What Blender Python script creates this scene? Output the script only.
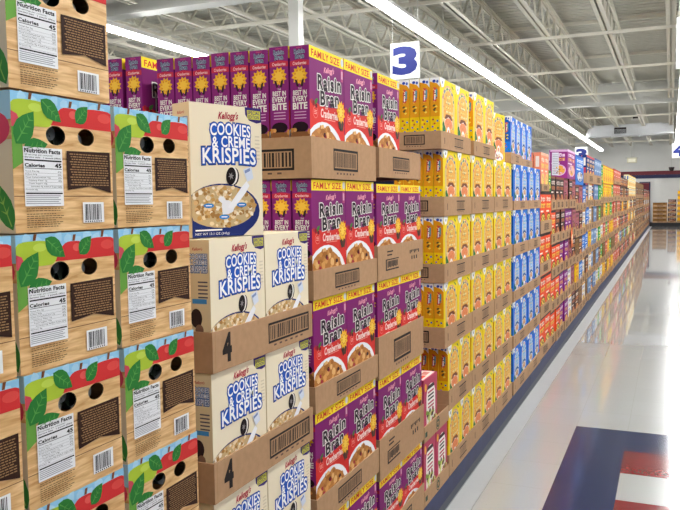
import bpy, bmesh, math, random
from mathutils import Vector, Matrix
R = random.Random(7)
PI = math.pi
for o in list(bpy.data.objects): bpy.data.objects.remove(o)
sc = bpy.context.scene
C = sc.collection

# ---------------------------------------------------------------- camera
EYE = 1.3
cam_d = bpy.data.cameras.new('camera'); cam = bpy.data.objects.new('camera', cam_d); C.objects.link(cam)
cam_d.sensor_fit = 'HORIZONTAL'; cam_d.sensor_width = 36; cam_d.lens = 36 * 760.6 / 680
cam_d.clip_start = 0.05; cam_d.clip_end = 200
yaw, pitch, roll = 0.410411841, -0.0708499757, -0.0138355956
fw = Vector((-math.sin(yaw) * math.cos(pitch), math.cos(yaw) * math.cos(pitch), math.sin(pitch)))
r0 = Vector((math.cos(yaw), math.sin(yaw), 0)); u0 = r0.cross(fw)
rr = r0 * math.cos(roll) + u0 * math.sin(roll); uu = -r0 * math.sin(roll) + u0 * math.cos(roll)
mw = Matrix.Identity(4)
for i in range(3):
    mw[i][0] = rr[i]; mw[i][1] = uu[i]; mw[i][2] = -fw[i]
mw[2][3] = EYE
cam.matrix_world = mw
sc.camera = cam

# ---------------------------------------------------------------- light and exposure
w = bpy.data.worlds.new('world'); sc.world = w; w.use_nodes = True
w.node_tree.nodes['Background'].inputs[0].default_value = (0.93, 0.96, 1.0, 1)
w.node_tree.nodes['Background'].inputs[1].default_value = 0.22
LIGHT_STRENGTH = 40.0
sc.view_settings.view_transform = 'Standard'; sc.view_settings.look = 'None'
sc.view_settings.gamma = 1; sc.view_settings.use_curve_mapping = False
sc.view_settings.exposure = 0.22

# ---------------------------------------------------------------- materials
def lin(c):
    return tuple(((x / 255) / 12.92 if x / 255 <= .04045 else ((x / 255 + .055) / 1.055) ** 2.4) for x in c)
MATS = {}
def mat(name, rgb, rough=.45, spec=.4, metal=0, noise=0, scale=30, bump=0, emit=0):
    if name in MATS: return MATS[name]
    m = bpy.data.materials.new(name); m.use_nodes = True; MATS[name] = m
    nt = m.node_tree; b = nt.nodes['Principled BSDF']; c = lin(rgb)
    b.inputs['Roughness'].default_value = rough; b.inputs['Metallic'].default_value = metal
    b.inputs['Specular IOR Level'].default_value = spec
    if noise:
        tc = nt.nodes.new('ShaderNodeTexCoord'); n = nt.nodes.new('ShaderNodeTexNoise')
        n.inputs['Scale'].default_value = scale; n.inputs['Detail'].default_value = 4
        nt.links.new(tc.outputs['Object'], n.inputs['Vector'])
        r = nt.nodes.new('ShaderNodeValToRGB'); e = r.color_ramp.elements
        e[0].position = .3; e[1].position = .7
        e[0].color = (*[x * (1 - noise) for x in c], 1); e[1].color = (*[min(1, x * (1 + noise)) for x in c], 1)
        nt.links.new(n.outputs['Fac'], r.inputs['Fac']); nt.links.new(r.outputs['Color'], b.inputs['Base Color'])
        if bump:
            bp = nt.nodes.new('ShaderNodeBump'); bp.inputs['Strength'].default_value = bump; bp.inputs['Distance'].default_value = .002
            nt.links.new(n.outputs['Fac'], bp.inputs['Height']); nt.links.new(bp.outputs['Normal'], b.inputs['Normal'])
    else:
        b.inputs['Base Color'].default_value = (*c, 1)
    if emit:
        b.inputs['Emission Color'].default_value = (1, 1, 1, 1); b.inputs['Emission Strength'].default_value = emit
    return m
def K(hexs, rough=.55, spec=.12):
    c = tuple(int(hexs[i:i + 2], 16) for i in (0, 2, 4))
    return mat('print_' + hexs, c, rough, spec)
KRAFT = mat('kraft_cardboard', (178, 142, 108), .85, .1, noise=.07, scale=60)
KRAFT2 = mat('kraft_cardboard_edge', (160, 124, 90), .85, .1, noise=.1, scale=90)
INK = mat('black_ink', (38, 32, 30), .7, .2)

def wood_mat():
    m = bpy.data.materials.new('printed_wood'); m.use_nodes = True; nt = m.node_tree; b = nt.nodes['Principled BSDF']
    b.inputs['Roughness'].default_value = .4; b.inputs['Specular IOR Level'].default_value = .35
    tc = nt.nodes.new('ShaderNodeTexCoord'); mp = nt.nodes.new('ShaderNodeMapping'); mp.inputs['Scale'].default_value = (3, 3, 26)
    n = nt.nodes.new('ShaderNodeTexNoise'); n.inputs['Scale'].default_value = 5; n.inputs['Detail'].default_value = 5; n.inputs['Distortion'].default_value = .6
    r = nt.nodes.new('ShaderNodeValToRGB'); e = r.color_ramp.elements
    e[0].position = .32; e[0].color = (*lin((196, 146, 88)), 1); e[1].position = .68; e[1].color = (*lin((240, 204, 148)), 1)
    nt.links.new(tc.outputs['Object'], mp.inputs[0]); nt.links.new(mp.outputs[0], n.inputs['Vector'])
    nt.links.new(n.outputs['Fac'], r.inputs['Fac']); nt.links.new(r.outputs['Color'], b.inputs['Base Color'])
    return m
WOOD = wood_mat()

# ---------------------------------------------------------------- object helpers
def tag(o, label=None, cat=None, group=None, kind=None):
    if label: o['label'] = label
    if cat: o['category'] = cat
    if group: o['group'] = group
    if kind: o['kind'] = kind
    return o
def link(name, me, parent=None):
    o = bpy.data.objects.new(name, me); C.objects.link(o)
    if parent: o.parent = parent
    return o

class MB:
    """mesh builder: solid shapes and thin printed layers collected into ONE mesh"""
    def __init__(s): s.bm = bmesh.new(); s.mats = []; s.fr = None
    def slot(s, m):
        if m not in s.mats: s.mats.append(m)
        return s.mats.index(m)
    def box(s, a, b, m, skip=()):
        x0, y0, z0 = a; x1, y1, z1 = b; k = s.slot(m)
        v = [s.bm.verts.new(p) for p in ((x0,y0,z0),(x1,y0,z0),(x1,y1,z0),(x0,y1,z0),(x0,y0,z1),(x1,y0,z1),(x1,y1,z1),(x0,y1,z1))]
        for n, f in (('-z',(0,3,2,1)),('+z',(4,5,6,7)),('-y',(0,1,5,4)),('+x',(1,2,6,5)),('+y',(2,3,7,6)),('-x',(3,0,4,7))):
            if n in skip: continue
            fc = s.bm.faces.new([v[i] for i in f]); fc.material_index = k
    def bar(s, p, q, w, m, h=None):
        p = Vector(p); q = Vector(q); d = (q - p); h = h or w
        up = Vector((0, 0, 1)) if abs(d.normalized().z) < .95 else Vector((1, 0, 0))
        a = d.cross(up).normalized() * w / 2; b = a.cross(d).normalized() * h / 2; k = s.slot(m)
        v = [s.bm.verts.new(t) for t in (p-a-b, p+a-b, p+a+b, p-a+b, q-a-b, q+a-b, q+a+b, q-a+b)]
        for f in ((0,3,2,1),(4,5,6,7),(0,1,5,4),(1,2,6,5),(2,3,7,6),(3,0,4,7)):
            fc = s.bm.faces.new([v[i] for i in f]); fc.material_index = k
    def cyl(s, p, q, r, m, n=12):
        p = Vector(p); q = Vector(q); d = (q - p).normalized()
        up = Vector((0, 0, 1)) if abs(d.z) < .95 else Vector((1, 0, 0))
        a = d.cross(up).normalized(); b = a.cross(d); k = s.slot(m)
        r1 = [s.bm.verts.new(p + (a*math.cos(t)+b*math.sin(t))*r) for t in [2*PI*i/n for i in range(n)]]
        r2 = [s.bm.verts.new(q + (a*math.cos(t)+b*math.sin(t))*r) for t in [2*PI*i/n for i in range(n)]]
        for i in range(n):
            fc = s.bm.faces.new((r1[i], r1[(i+1)%n], r2[(i+1)%n], r2[i])); fc.material_index = k
        for ring in (r1, r2):
            fc = s.bm.faces.new(ring); fc.material_index = k
    # ---- printed layers.  frame = (origin, u axis, v axis, normal); v measured UP
    def frame(s, o, u, v, n): s.fr = (Vector(o), Vector(u), Vector(v), Vector(n)); s.rot = 0
    def front(s, W=0): s.frame((0, 0, 0), (0, 1, 0), (0, 0, 1), (1, 0, 0))
    def side(s, D): s.frame((-D, 0, 0), (1, 0, 0), (0, 0, 1), (0, -1, 0))
    def top(s, D, H): s.frame((0, 0, H), (0, 1, 0), (-1, 0, 0), (0, 0, 1))
    def P(s, u, v, l): o, a, b, n = s.fr; return o + a*u + b*v + n*(.00012*l)
    def poly(s, pts, m, l=1):
        k = s.slot(m); f = s.bm.faces.new([s.bm.verts.new(s.P(u, v, l)) for u, v in pts]); f.material_index = k
    def rect(s, u0, v0, u1, v1, m, l=1): s.poly(((u0,v0),(u1,v0),(u1,v1),(u0,v1)), m, l)
    def ell(s, cu, cv, ru, rv, m, l=1, n=18, ang=0, clip=None):
        pts = []
        for i in range(n):
            t = 2*PI*i/n; x = ru*math.cos(t); y = rv*math.sin(t)
            p = [cu + x*math.cos(ang) - y*math.sin(ang), cv + x*math.sin(ang) + y*math.cos(ang)]
            if clip: p[0] = min(max(p[0], clip[0]), clip[2]); p[1] = min(max(p[1], clip[1]), clip[3])
            pts.append(tuple(p))
        q = []
        for p in pts:
            if not q or (abs(p[0]-q[-1][0])+abs(p[1]-q[-1][1])) > 1e-6: q.append(p)
        if len(q) > 1 and (abs(q[0][0]-q[-1][0])+abs(q[0][1]-q[-1][1])) < 1e-6: q.pop()
        if len(q) > 2: s.poly(q, m, l)
    def blob(s, cu, cv, r, m, l=1, n=9, rnd=None, clip=None):
        rnd = rnd or R
        pts = []
        for i in range(n):
            t = 2*PI*i/n; q = r*(.7+.5*rnd.random())
            p = (cu+q*math.cos(t), cv+q*math.sin(t)*.8)
            if clip: p = (min(max(p[0], clip[0]), clip[2]), min(max(p[1], clip[1]), clip[3]))
            pts.append(p)
        s.poly(pts, m, l)
    def star(s, cu, cv, r, m, l=1, n=11, inner=.68):
        s.poly([(cu + (r if i % 2 == 0 else r*inner)*math.cos(PI*i/n+.2), cv + (r if i % 2 == 0 else r*inner)*math.sin(PI*i/n+.2)) for i in range(2*n)], m, l)
    def leaf(s, p, q, wd, m, m2=None, l=1):
        p = Vector((p[0], p[1])); q = Vector((q[0], q[1])); d = q-p; n = Vector((-d.y, d.x)).normalized()
        L = [p + d*t + n*wd*math.sin(PI*t**.8) for t in (0,.15,.3,.5,.7,.85,1)] + [p + d*t - n*wd*math.sin(PI*t**.8) for t in (.85,.7,.5,.3,.15)]
        s.poly([tuple(x) for x in L], m, l)
        if m2:
            a = p + d*.08; b = p + d*.92; s.poly([tuple(a-n*wd*.07), tuple(b), tuple(a+n*wd*.07)], m2, l+1)
            for t in (.3,.5,.7):
                c = p+d*t; s.poly([tuple(c), tuple(c+d*.14+n*wd*.55), tuple(c+d*.05)], m2, l+1); s.poly([tuple(c), tuple(c+d*.14-n*wd*.55), tuple(c+d*.05)], m2, l+1)
    def text(s, st, u0, v0, u1, v1, m, l=2, bold=0.0, shear=0, tilt=0, arc=0):
        """fit the string into the rectangle u0..u1, v0..v1"""
        vs, fs, bb = glyphs(st, bold, shear)
        b0 = glyphs(st, 0, shear)[2]
        sx = (u1-u0)/(b0[2]-b0[0]); sy = (v1-v0)/(b0[3]-b0[1]); k = s.slot(m)
        cu = (u0+u1)/2; cv = (v0+v1)/2; nv = []
        for x, y in vs:
            u = u0+(x-b0[0])*sx; v = v0+(y-b0[1])*sy
            if arc: v += arc*((u-cu)/((u1-u0)/2))**2
            if tilt: v += (u-cu)*tilt
            nv.append(s.bm.verts.new(s.P(u, v, l)))
        for f in fs:
            try: fc = s.bm.faces.new([nv[i] for i in f]); fc.material_index = k
            except ValueError: pass
    def mesh(s, name):
        me = bpy.data.meshes.new(name); s.bm.normal_update(); s.bm.to_mesh(me); s.bm.free()
        for m in s.mats: me.materials.append(m)
        return me
    def obj(s, name, parent=None): return link(name, s.mesh(name), parent)

GL = {}
def glyphs(st, bold, shear):
    key = (st, bold, shear)
    if key in GL: return GL[key]
    cu = bpy.data.curves.new('t', 'FONT'); cu.body = st.lstrip('~'); cu.offset = bold; cu.shear = shear; cu.resolution_u = 3
    cu.fill_mode = 'FRONT'; cu.space_character = 1.16 if st[0] == '~' else 1.05
    o = bpy.data.objects.new('t', cu); C.objects.link(o)
    me = bpy.data.meshes.new_from_object(o.evaluated_get(bpy.context.evaluated_depsgraph_get()))
    vs = [(v.co.x, v.co.y) for v in me.vertices]; fs = [tuple(p.vertices) for p in me.polygons]
    bb = (min(v[0] for v in vs), min(v[1] for v in vs), max(v[0] for v in vs), max(v[1] for v in vs))
    bpy.data.objects.remove(o); bpy.data.meshes.remove(me); bpy.data.curves.remove(cu)
    GL[key] = (vs, fs, bb); return GL[key]

# ---------------------------------------------------------------- structure
KX = -.845            # aisle side of the display run
KZ = .124             # top of the blue base
YEND = 37.8
ZJ = EYE + 2.33; ZT = EYE + 2.78; ZD = EYE + 2.86

def floor():
    m = bpy.data.materials.new('polished_vinyl_tile'); m.use_nodes = True; nt = m.node_tree; b = nt.nodes['Principled BSDF']
    tc = nt.nodes.new('ShaderNodeTexCoord'); br = nt.nodes.new('ShaderNodeTexBrick'); mp = nt.nodes.new('ShaderNodeMapping')
    br.offset = 0; br.inputs['Scale'].default_value = 1; br.inputs['Brick Width'].default_value = .2745; br.inputs['Row Height'].default_value = .345
    br.inputs['Mortar Size'].default_value = .0016; br.inputs['Mortar Smooth'].default_value = .3
    br.inputs['Color1'].default_value = (*lin((172, 174, 174)), 1); br.inputs['Color2'].default_value = (*lin((175, 177, 177)), 1)
    br.inputs['Mortar'].default_value = (*lin((164, 164, 162)), 1)
    mp.inputs['Location'].default_value = (.4745 + .2745*20, -4.44 + .345*20, 0)
    n = nt.nodes.new('ShaderNodeTexNoise'); n.inputs['Scale'].default_value = 130; n.inputs['Detail'].default_value = 3
    r = nt.nodes.new('ShaderNodeValToRGB'); e = r.color_ramp.elements; e[0].position = .27; e[0].color = (.72,.71,.69,1); e[1].position = .34; e[1].color = (1,1,1,1)
    mx = nt.nodes.new('ShaderNodeMixRGB'); mx.blend_type = 'MULTIPLY'; mx.inputs[0].default_value = .7
    nt.links.new(tc.outputs['Object'], mp.inputs[0]); nt.links.new(mp.outputs[0], br.inputs['Vector']); nt.links.new(tc.outputs['Object'], n.inputs['Vector'])
    nt.links.new(n.outputs['Fac'], r.inputs['Fac']); nt.links.new(br.outputs['Color'], mx.inputs[1]); nt.links.new(r.outputs['Color'], mx.inputs[2])
    nt.links.new(mx.outputs[0], b.inputs['Base Color'])
    n2 = nt.nodes.new('ShaderNodeTexNoise'); n2.inputs['Scale'].default_value = 3.2; n2.inputs['Detail'].default_value = 2
    mp2 = nt.nodes.new('ShaderNodeMapping'); mp2.inputs['Scale'].default_value = (2.5, .9, 1)
    bp = nt.nodes.new('ShaderNodeBump'); bp.inputs['Strength'].default_value = .06; bp.inputs['Distance'].default_value = .004
    nt.links.new(tc.outputs['Object'], mp2.inputs[0]); nt.links.new(mp2.outputs[0], n2.inputs['Vector']); nt.links.new(n2.outputs['Fac'], bp.inputs['Height']); nt.links.new(bp.outputs['Normal'], b.inputs['Normal'])
    b.inputs['Roughness'].default_value = .22; b.inputs['Specular IOR Level'].default_value = .3
    b.inputs['Coat Weight'].default_value = 1; b.inputs['Coat Roughness'].default_value = .035; b.inputs['Coat IOR'].default_value = 1.5; nt.links.new(bp.outputs['Normal'], b.inputs['Coat Normal'])
    return m
FLOOR = floor()
NAVYT = mat('navy_floor_tile', (22, 37, 80), .12, .5, noise=.10, scale=60)
REDT = mat('red_floor_tile', (122, 32, 36), .12, .5, noise=.05, scale=60)
mb = MB()
mb.box((-24, -8, -.1), (16, YEND+.2, 0), FLOOR)
px0, py1 = -.4745, 4.44
mb.frame((0,0,0), (1,0,0), (0,1,0), (0,0,1))
N = .0006/.00025
mb.rect(px0, -.6, 1.8, py1, NAVYT, 3)
for i in range(10):
    mb.rect(-.2, 4.085-.345*(i+1), 1.5, 4.085-.345*i, REDT if i % 2 == 0 else FLOOR, 5)
tag(mb.obj('floor'), kind='structure')

WALL = mat('painted_block_wall', (214, 214, 210), .8, .2, noise=.03, scale=2)
GREYP = mat('grey_painted_steel', (196, 196, 190), .5, .4)
DECK = bpy.data.materials.new('corrugated_deck'); DECK.use_nodes = True
nt = DECK.node_tree; b = nt.nodes['Principled BSDF']; b.inputs['Base Color'].default_value = (*lin((182, 180, 168)), 1); b.inputs['Roughness'].default_value = .6
tc = nt.nodes.new('ShaderNodeTexCoord'); wv = nt.nodes.new('ShaderNodeTexWave'); wv.bands_direction = 'Y'; wv.inputs['Scale'].default_value = 1.7; wv.wave_profile = 'SIN'
bp = nt.nodes.new('ShaderNodeBump'); bp.inputs['Strength'].default_value = 1; bp.inputs['Distance'].default_value = .045
nt.links.new(tc.outputs['Object'], wv.inputs['Vector']); nt.links.new(wv.outputs['Fac'], bp.inputs['Height']); nt.links.new(bp.outputs['Normal'], b.inputs['Normal'])
mb = MB(); mb.box((-24, -8, ZD), (16, YEND+.2, ZD+.1), DECK); tag(mb.obj('ceiling'), kind='structure')
mb = MB(); mb.box((-24, YEND, 0), (16, YEND+.2, ZD), WALL); tag(mb.obj('wall_back'), kind='structure')
mb = MB(); mb.box((-24.2, -8, 0), (-24, YEND+.2, ZD), WALL); tag(mb.obj('wall_left'), kind='structure')
MAROON = mat('maroon_paint', (104, 34, 44), .5, .3); NAVY = mat('navy_paint', (34, 38, 74), .5, .3)
mb = MB(); mb.box((-23.9, YEND-.06, 2.30), (15.9, YEND-.005, 2.47), MAROON); tag(mb.obj('trim_1'), kind='structure')
mb = MB(); mb.box((-23.9, YEND-.06, 2.14), (15.9, YEND-.005, 2.298), NAVY); tag(mb.obj('trim_2'), kind='structure')
mb = MB(); mb.box((-1.30, YEND-.08, 0.02), (-.92, YEND-.005, 1.93), MAROON); mb.box((-1.34, YEND-.1, 0), (-1.30, YEND-.005, 1.98), NAVY); mb.box((-.92, YEND-.1, 0), (-.88, YEND-.005, 1.98), NAVY); mb.box((-1.34, YEND-.1, 1.94), (-.88, YEND-.005, 1.98), NAVY)
tag(mb.obj('door_1'), kind='structure')

# roof joists: pairs of angles top and bottom with a zig-zag web, running along the aisle
JO = mat('joist_paint', (210, 206, 191), .55, .4)
def joist_mesh(y0, y1):
    mb = MB(); h = ZT - ZJ
    for z, dz in ((0, 1), (h, -1)):
        for sx in (-1, 1):
            mb.box((sx*.012 if sx > 0 else -.062, y0, z), (.062 if sx > 0 else -.012, y1, z+dz*.012), JO)
            mb.box((sx*.012 if sx > 0 else -.02, y0, z), (.02 if sx > 0 else -.012, y1, z+dz*.05), JO)
    y = y0 + .15; k = 0; st = .34
    while y + st < y1:
        a = (0, y, .03 if k % 2 == 0 else h-.03); c = (0, y+st, h-.03 if k % 2 == 0 else .03)
        mb.bar(a, c, .024, JO); y += st; k += 1
    return mb.mesh('roof_joist')
bays = ((-7.5, 7.39), (7.70, 19.85), (20.25, 37.7))
jm = [joist_mesh(*b_) for b_ in bays]
for bi, m_ in enumerate(jm):
    for i in range(-26, 10):
        X_ = -.037 - .0 + i*.825
        if X_ < -22: continue
        o = link('roof_joist', m_); o.location = (X_, 0, ZJ); tag(o, kind='structure')
for Y_ in (3.0, 5.5, 8.8, 11.5, 14.65, 18.1, 23.5, 30.5, 34.2):
    mb = MB(); mb.bar((-23.9, Y_, ZJ-.02), (15.9, Y_, ZJ-.02), .04, JO); tag(mb.obj('roof_bridging_bar'), kind='structure')
for Y_ in (10.1, 13.0, 16.2):
    mb = MB(); mb.bar((-23.9, Y_, ZT+.02), (15.9, Y_, ZT+.02), .05, JO); tag(mb.obj('roof_bridging_bar'), kind='structure')
for Y_ in (7.55, 20.05):
    mb = MB(); zb = ZJ - .08
    mb.box((-23.9, Y_-.11, zb), (15.9, Y_+.11, zb+.03), GREYP); mb.box((-23.9, Y_-.015, zb+.03), (15.9, Y_+.015, ZT-.03), GREYP); mb.box((-23.9, Y_-.11, ZT-.03), (15.9, Y_+.11, ZT), GREYP)
    tag(mb.obj('roof_girder'), kind='structure')
# column standing behind the first stacks
mb = MB(); mb.box((-3.83, 7.49, 0), (-3.71, 7.61, ZJ-.081), GREYP); mb.box((-3.9, 7.42, 0), (-3.64, 7.68, .03), GREYP)
o = mb.obj('steel_column'); tag(o, kind='structure')

# ---------------------------------------------------------------- strip lights
TUBE = mat('lit_diffuser', (255, 255, 255), .4, .2, emit=LIGHT_STRENGTH)
HOUS = mat('white_fixture_housing', (225, 225, 222), .4, .4)
ZL = EYE + 2.05
def strip(X_, y0, y1, label):
    root = link('strip_light', None); root.location = (X_, y0, ZL); L = y1-y0
    tag(root, label, 'ceiling light', 'long strip lights under the roof joists')
    mb = MB(); mb.box((-.08, 0, .035), (.08, L, .05), HOUS)
    mb.box((-.045, 0, .05), (.045, L, .10), HOUS)
    mb.obj('housing', root)
    mb = MB(); k = 0; y = 0
    while y < L-.1:
        mb.box((-.052, y+.012, 0), (.052, min(y+2.4, L)-.012, .034), TUBE); y += 2.4
    mb.obj('diffuser', root)
    mb = MB(); y = 1.2
    while y < L:
        mb.cyl((0, y, .1), (0, y, ZD-ZL-.001), .006, GREYP, 6); y += 4.8
    mb.obj('hanger', root)
strip(-2.84, -0.7, 35.7, 'long lit strip light above the cereal stacks, running to the back wall')
strip(-6.12, -0.7, 35.7, 'lit strip light seen at upper left beyond the grey column')
strip(.19, -0.7, 35.7, 'lit strip light over the aisle, mirrored in the glossy floor')
strip(3.1, -0.7, 35.7, 'lit strip light above the next aisle, just outside the right edge')
strip(-9.3, -0.7, 35.7, 'lit strip light farthest to the left under the roof')

# ---------------------------------------------------------------- duct, lamp box, camera dome
DUCT = mat('galvanised_duct', (200, 202, 204), .4, .5, noise=.05, scale=3)
root = link('air_duct', None); root.location = (0, 27.5, 0); tag(root, 'grey rectangular air duct with a dark grille under the far roof', 'air duct')
mb = MB(); z0, z1 = EYE+2.04, EYE+2.42
for x0, x1 in ((-2.55, -1.9), (-1.88, -1.02), (-1.0, -.3)):
    mb.box((x0, -.25, z0), (x1, .25, z1), DUCT)
for x in (-1.9, -1.02): mb.box((x, -.28, z0-.03), (x+.02, .28, z1+.03), DUCT)
k = mb.slot(DUCT)
v = [mb.bm.verts.new(p) for p in ((-2.55,-.25,z0),(-2.55,.25,z0),(-2.55,.25,z1),(-2.55,-.25,z1),(-2.74,-.2,z0-.02),(-2.74,.2,z0-.02),(-2.7,.2,z0+.06),(-2.7,-.2,z0+.06))]
for f in ((0,1,5,4),(1,2,6,5),(2,3,7,6),(3,0,4,7),(4,5,6,7)): mb.bm.faces.new([v[i] for i in f]).material_index = k
mb.box((-.3, -.2, z0+.02), (.05, .2, z1-.02), DUCT)
mb.obj('duct_body', root)
mb = MB(); mb.box((-1.78, -.275, z0+.08), (-1.4, -.252, z1-.1), INK)
for i in range(4): mb.box((-1.77, -.285, z0+.1+i*.035), (-1.41, -.276, z0+.108+i*.035), DUCT)
mb.obj('grille', root)
def wall_pt(px, py, Y_):
    d = fw + rr*(px-340)/760.6 - uu*(py-255)/760.6
    return Vector((d.x*Y_/d.y, Y_, EYE + d.z*Y_/d.y))
p = wall_pt(632, 160, 36.4)
root = link('hanging_lamp_box', None); root.location = p; tag(root, 'small beige box lamp hanging from a conduit near the back wall', 'lamp')
mb = MB(); mb.box((-.2, -.12, -.12), (.2, .12, .1), mat('beige_plastic', (196, 190, 160), .5)); mb.box((-.15, -.13, -.08), (.15, -.121, .05), mat('beige_lens', (226, 222, 200), .3)); mb.obj('lamp_body', root)
mb = MB(); mb.cyl((0, 0, .1), (0, 0, ZD-.001-p.z), .018, GREYP, 8); mb.box((-.27, -.03, .07), (.27, .03, .12), GREYP); mb.obj('conduit', root)
p = wall_pt(671.5, 168.5, 36.4)
mb = MB(); mb.cyl((0,0,.05), (0,0,ZD-.001-p.z), .012, GREYP, 6); mb.cyl((0,0,.02), (0,0,.06), .12, INK, 14)
for i in range(5): mb.cyl((0,0,.02-i*.024), (0,0,.02-(i+1)*.024), .11*math.sqrt(1-(i/5.2)**2), INK, 14)
o = mb.obj('dome_camera'); o.location = p; tag(o, 'small black dome camera hanging in front of the far white wall', 'security camera')
p = wall_pt(636, 117, 27)
mb = MB(); mb.cyl((0,0,.05), (0,0,ZD-.001-p.z), .015, GREYP, 6); mb.cyl((0,0,-.06), (0,0,.05), .1, INK, 12); mb.cyl((0,0,-.1), (0,0,-.06), .15, GREYP, 12)
o = mb.obj('ceiling_speaker'); o.location = p; tag(o, 'small dark round fitting hanging above the air duct', 'ceiling fitting')

# ---------------------------------------------------------------- aisle signs
BLUE = mat('sign_blue', (16, 36, 124), .4); SIGNW = mat('sign_white', (236, 238, 236), .5)
def sign(px, py, depth, ch, wd, ht, label):
    d = fw + rr*(px-340)/760.6 - uu*(py-255)/760.6; p = Vector((0, 0, EYE)) + d*depth      # top-left corner
    root = link('aisle_sign', None); root.location = p; tag(root, label, 'sign', 'numbered aisle signs')
    mb = MB(); mb.box((0, 0, -ht), (wd, .03, 0), SIGNW)
    if ch:
        mb.frame((0, 0, -ht), (1,0,0), (0,0,1), (0,-1,0)); mb.text(ch, .17*wd, .16*ht, .83*wd, .84*ht, BLUE, 4, bold=.055)
    mb.obj('board', root)
    mb = MB()
    for x in (.02, wd-.02): mb.cyl((x, .015, 0), (x, .015, ZD-.001-p.z), .003, GREYP, 5)
    mb.obj('hanger', root)
sign(390.2, 43.8, 8.0, '3', .318, .375, 'nearest white hanging sign with a blue 3, above the cereal stacks')
sign(575, 147.2, 20.5, '3', .33, .40, 'small distant white hanging sign with a blue 3, beyond the tall stacks')
sign(676.6, 17.4, 6.0, '4', .32, .40, 'near white hanging sign cut off by the right edge')
sign(672.2, 143.2, 20.5, '4', .33, .40, 'distant white hanging sign with a blue 4 by the right edge')

# ---------------------------------------------------------------- the blue base under the stacks
BASE = mat('blue_base_panel', (26, 35, 78), .5, .25, noise=.22, scale=14)
BASED = mat('dark_toe_strip', (58, 62, 74), .5, .4)
PALE = mat('pale_floor_strip', (180, 182, 182), .35, .4)
root = link('display_base', None); root.location = (0, 0, 0); tag(root, 'long low blue base running under all the stacked cases', 'display base')
mb = MB()
y = -1.0
while y < 35.9:
    y2 = min(y+1.22, 35.9); mb.box((-2.35, y+.001, .045), (KX, y2-.001, KZ), BASE); y = y2
mb.obj('deck', root)
mb = MB(); mb.box((-2.33, -.98, .0015), (KX-.004, 35.88, .044), BASED); mb.obj('toe_strip', root)
mb = MB(); mb.box((KX+.002, -.98, .0008), (KX+.095, 35.9, .003), PALE); tag(mb.obj('trim_3'), kind='structure')
mb = MB(); mb.box((-1.78, -.9, KZ+.001), (-1.74, 35.8, 1.05), mat('gondola_back_panel', (150, 150, 150), .6)); mb.obj('back_panel', root)

# ================================================================ packaging
def carton(mb, W, H, D, m): mb.box((-D, 0, 0), (0, W, H), m)
FLAKES = [K('d9a05a'), K('c98a46'), K('e4b676'), K('b87838')]
def flakes(mb, box_, n, rad, cols, l, seed=3):
    rn = random.Random(seed); u0_, v0_, u1, v1 = box_
    for i in range(n):
        mb.blob(rn.uniform(u0_, u1), rn.uniform(v0_, v1), rad*rn.uniform(.7, 1.2), rn.choice(cols), l + (i % 7)*.6, 6, rn, clip=box_)

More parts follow.
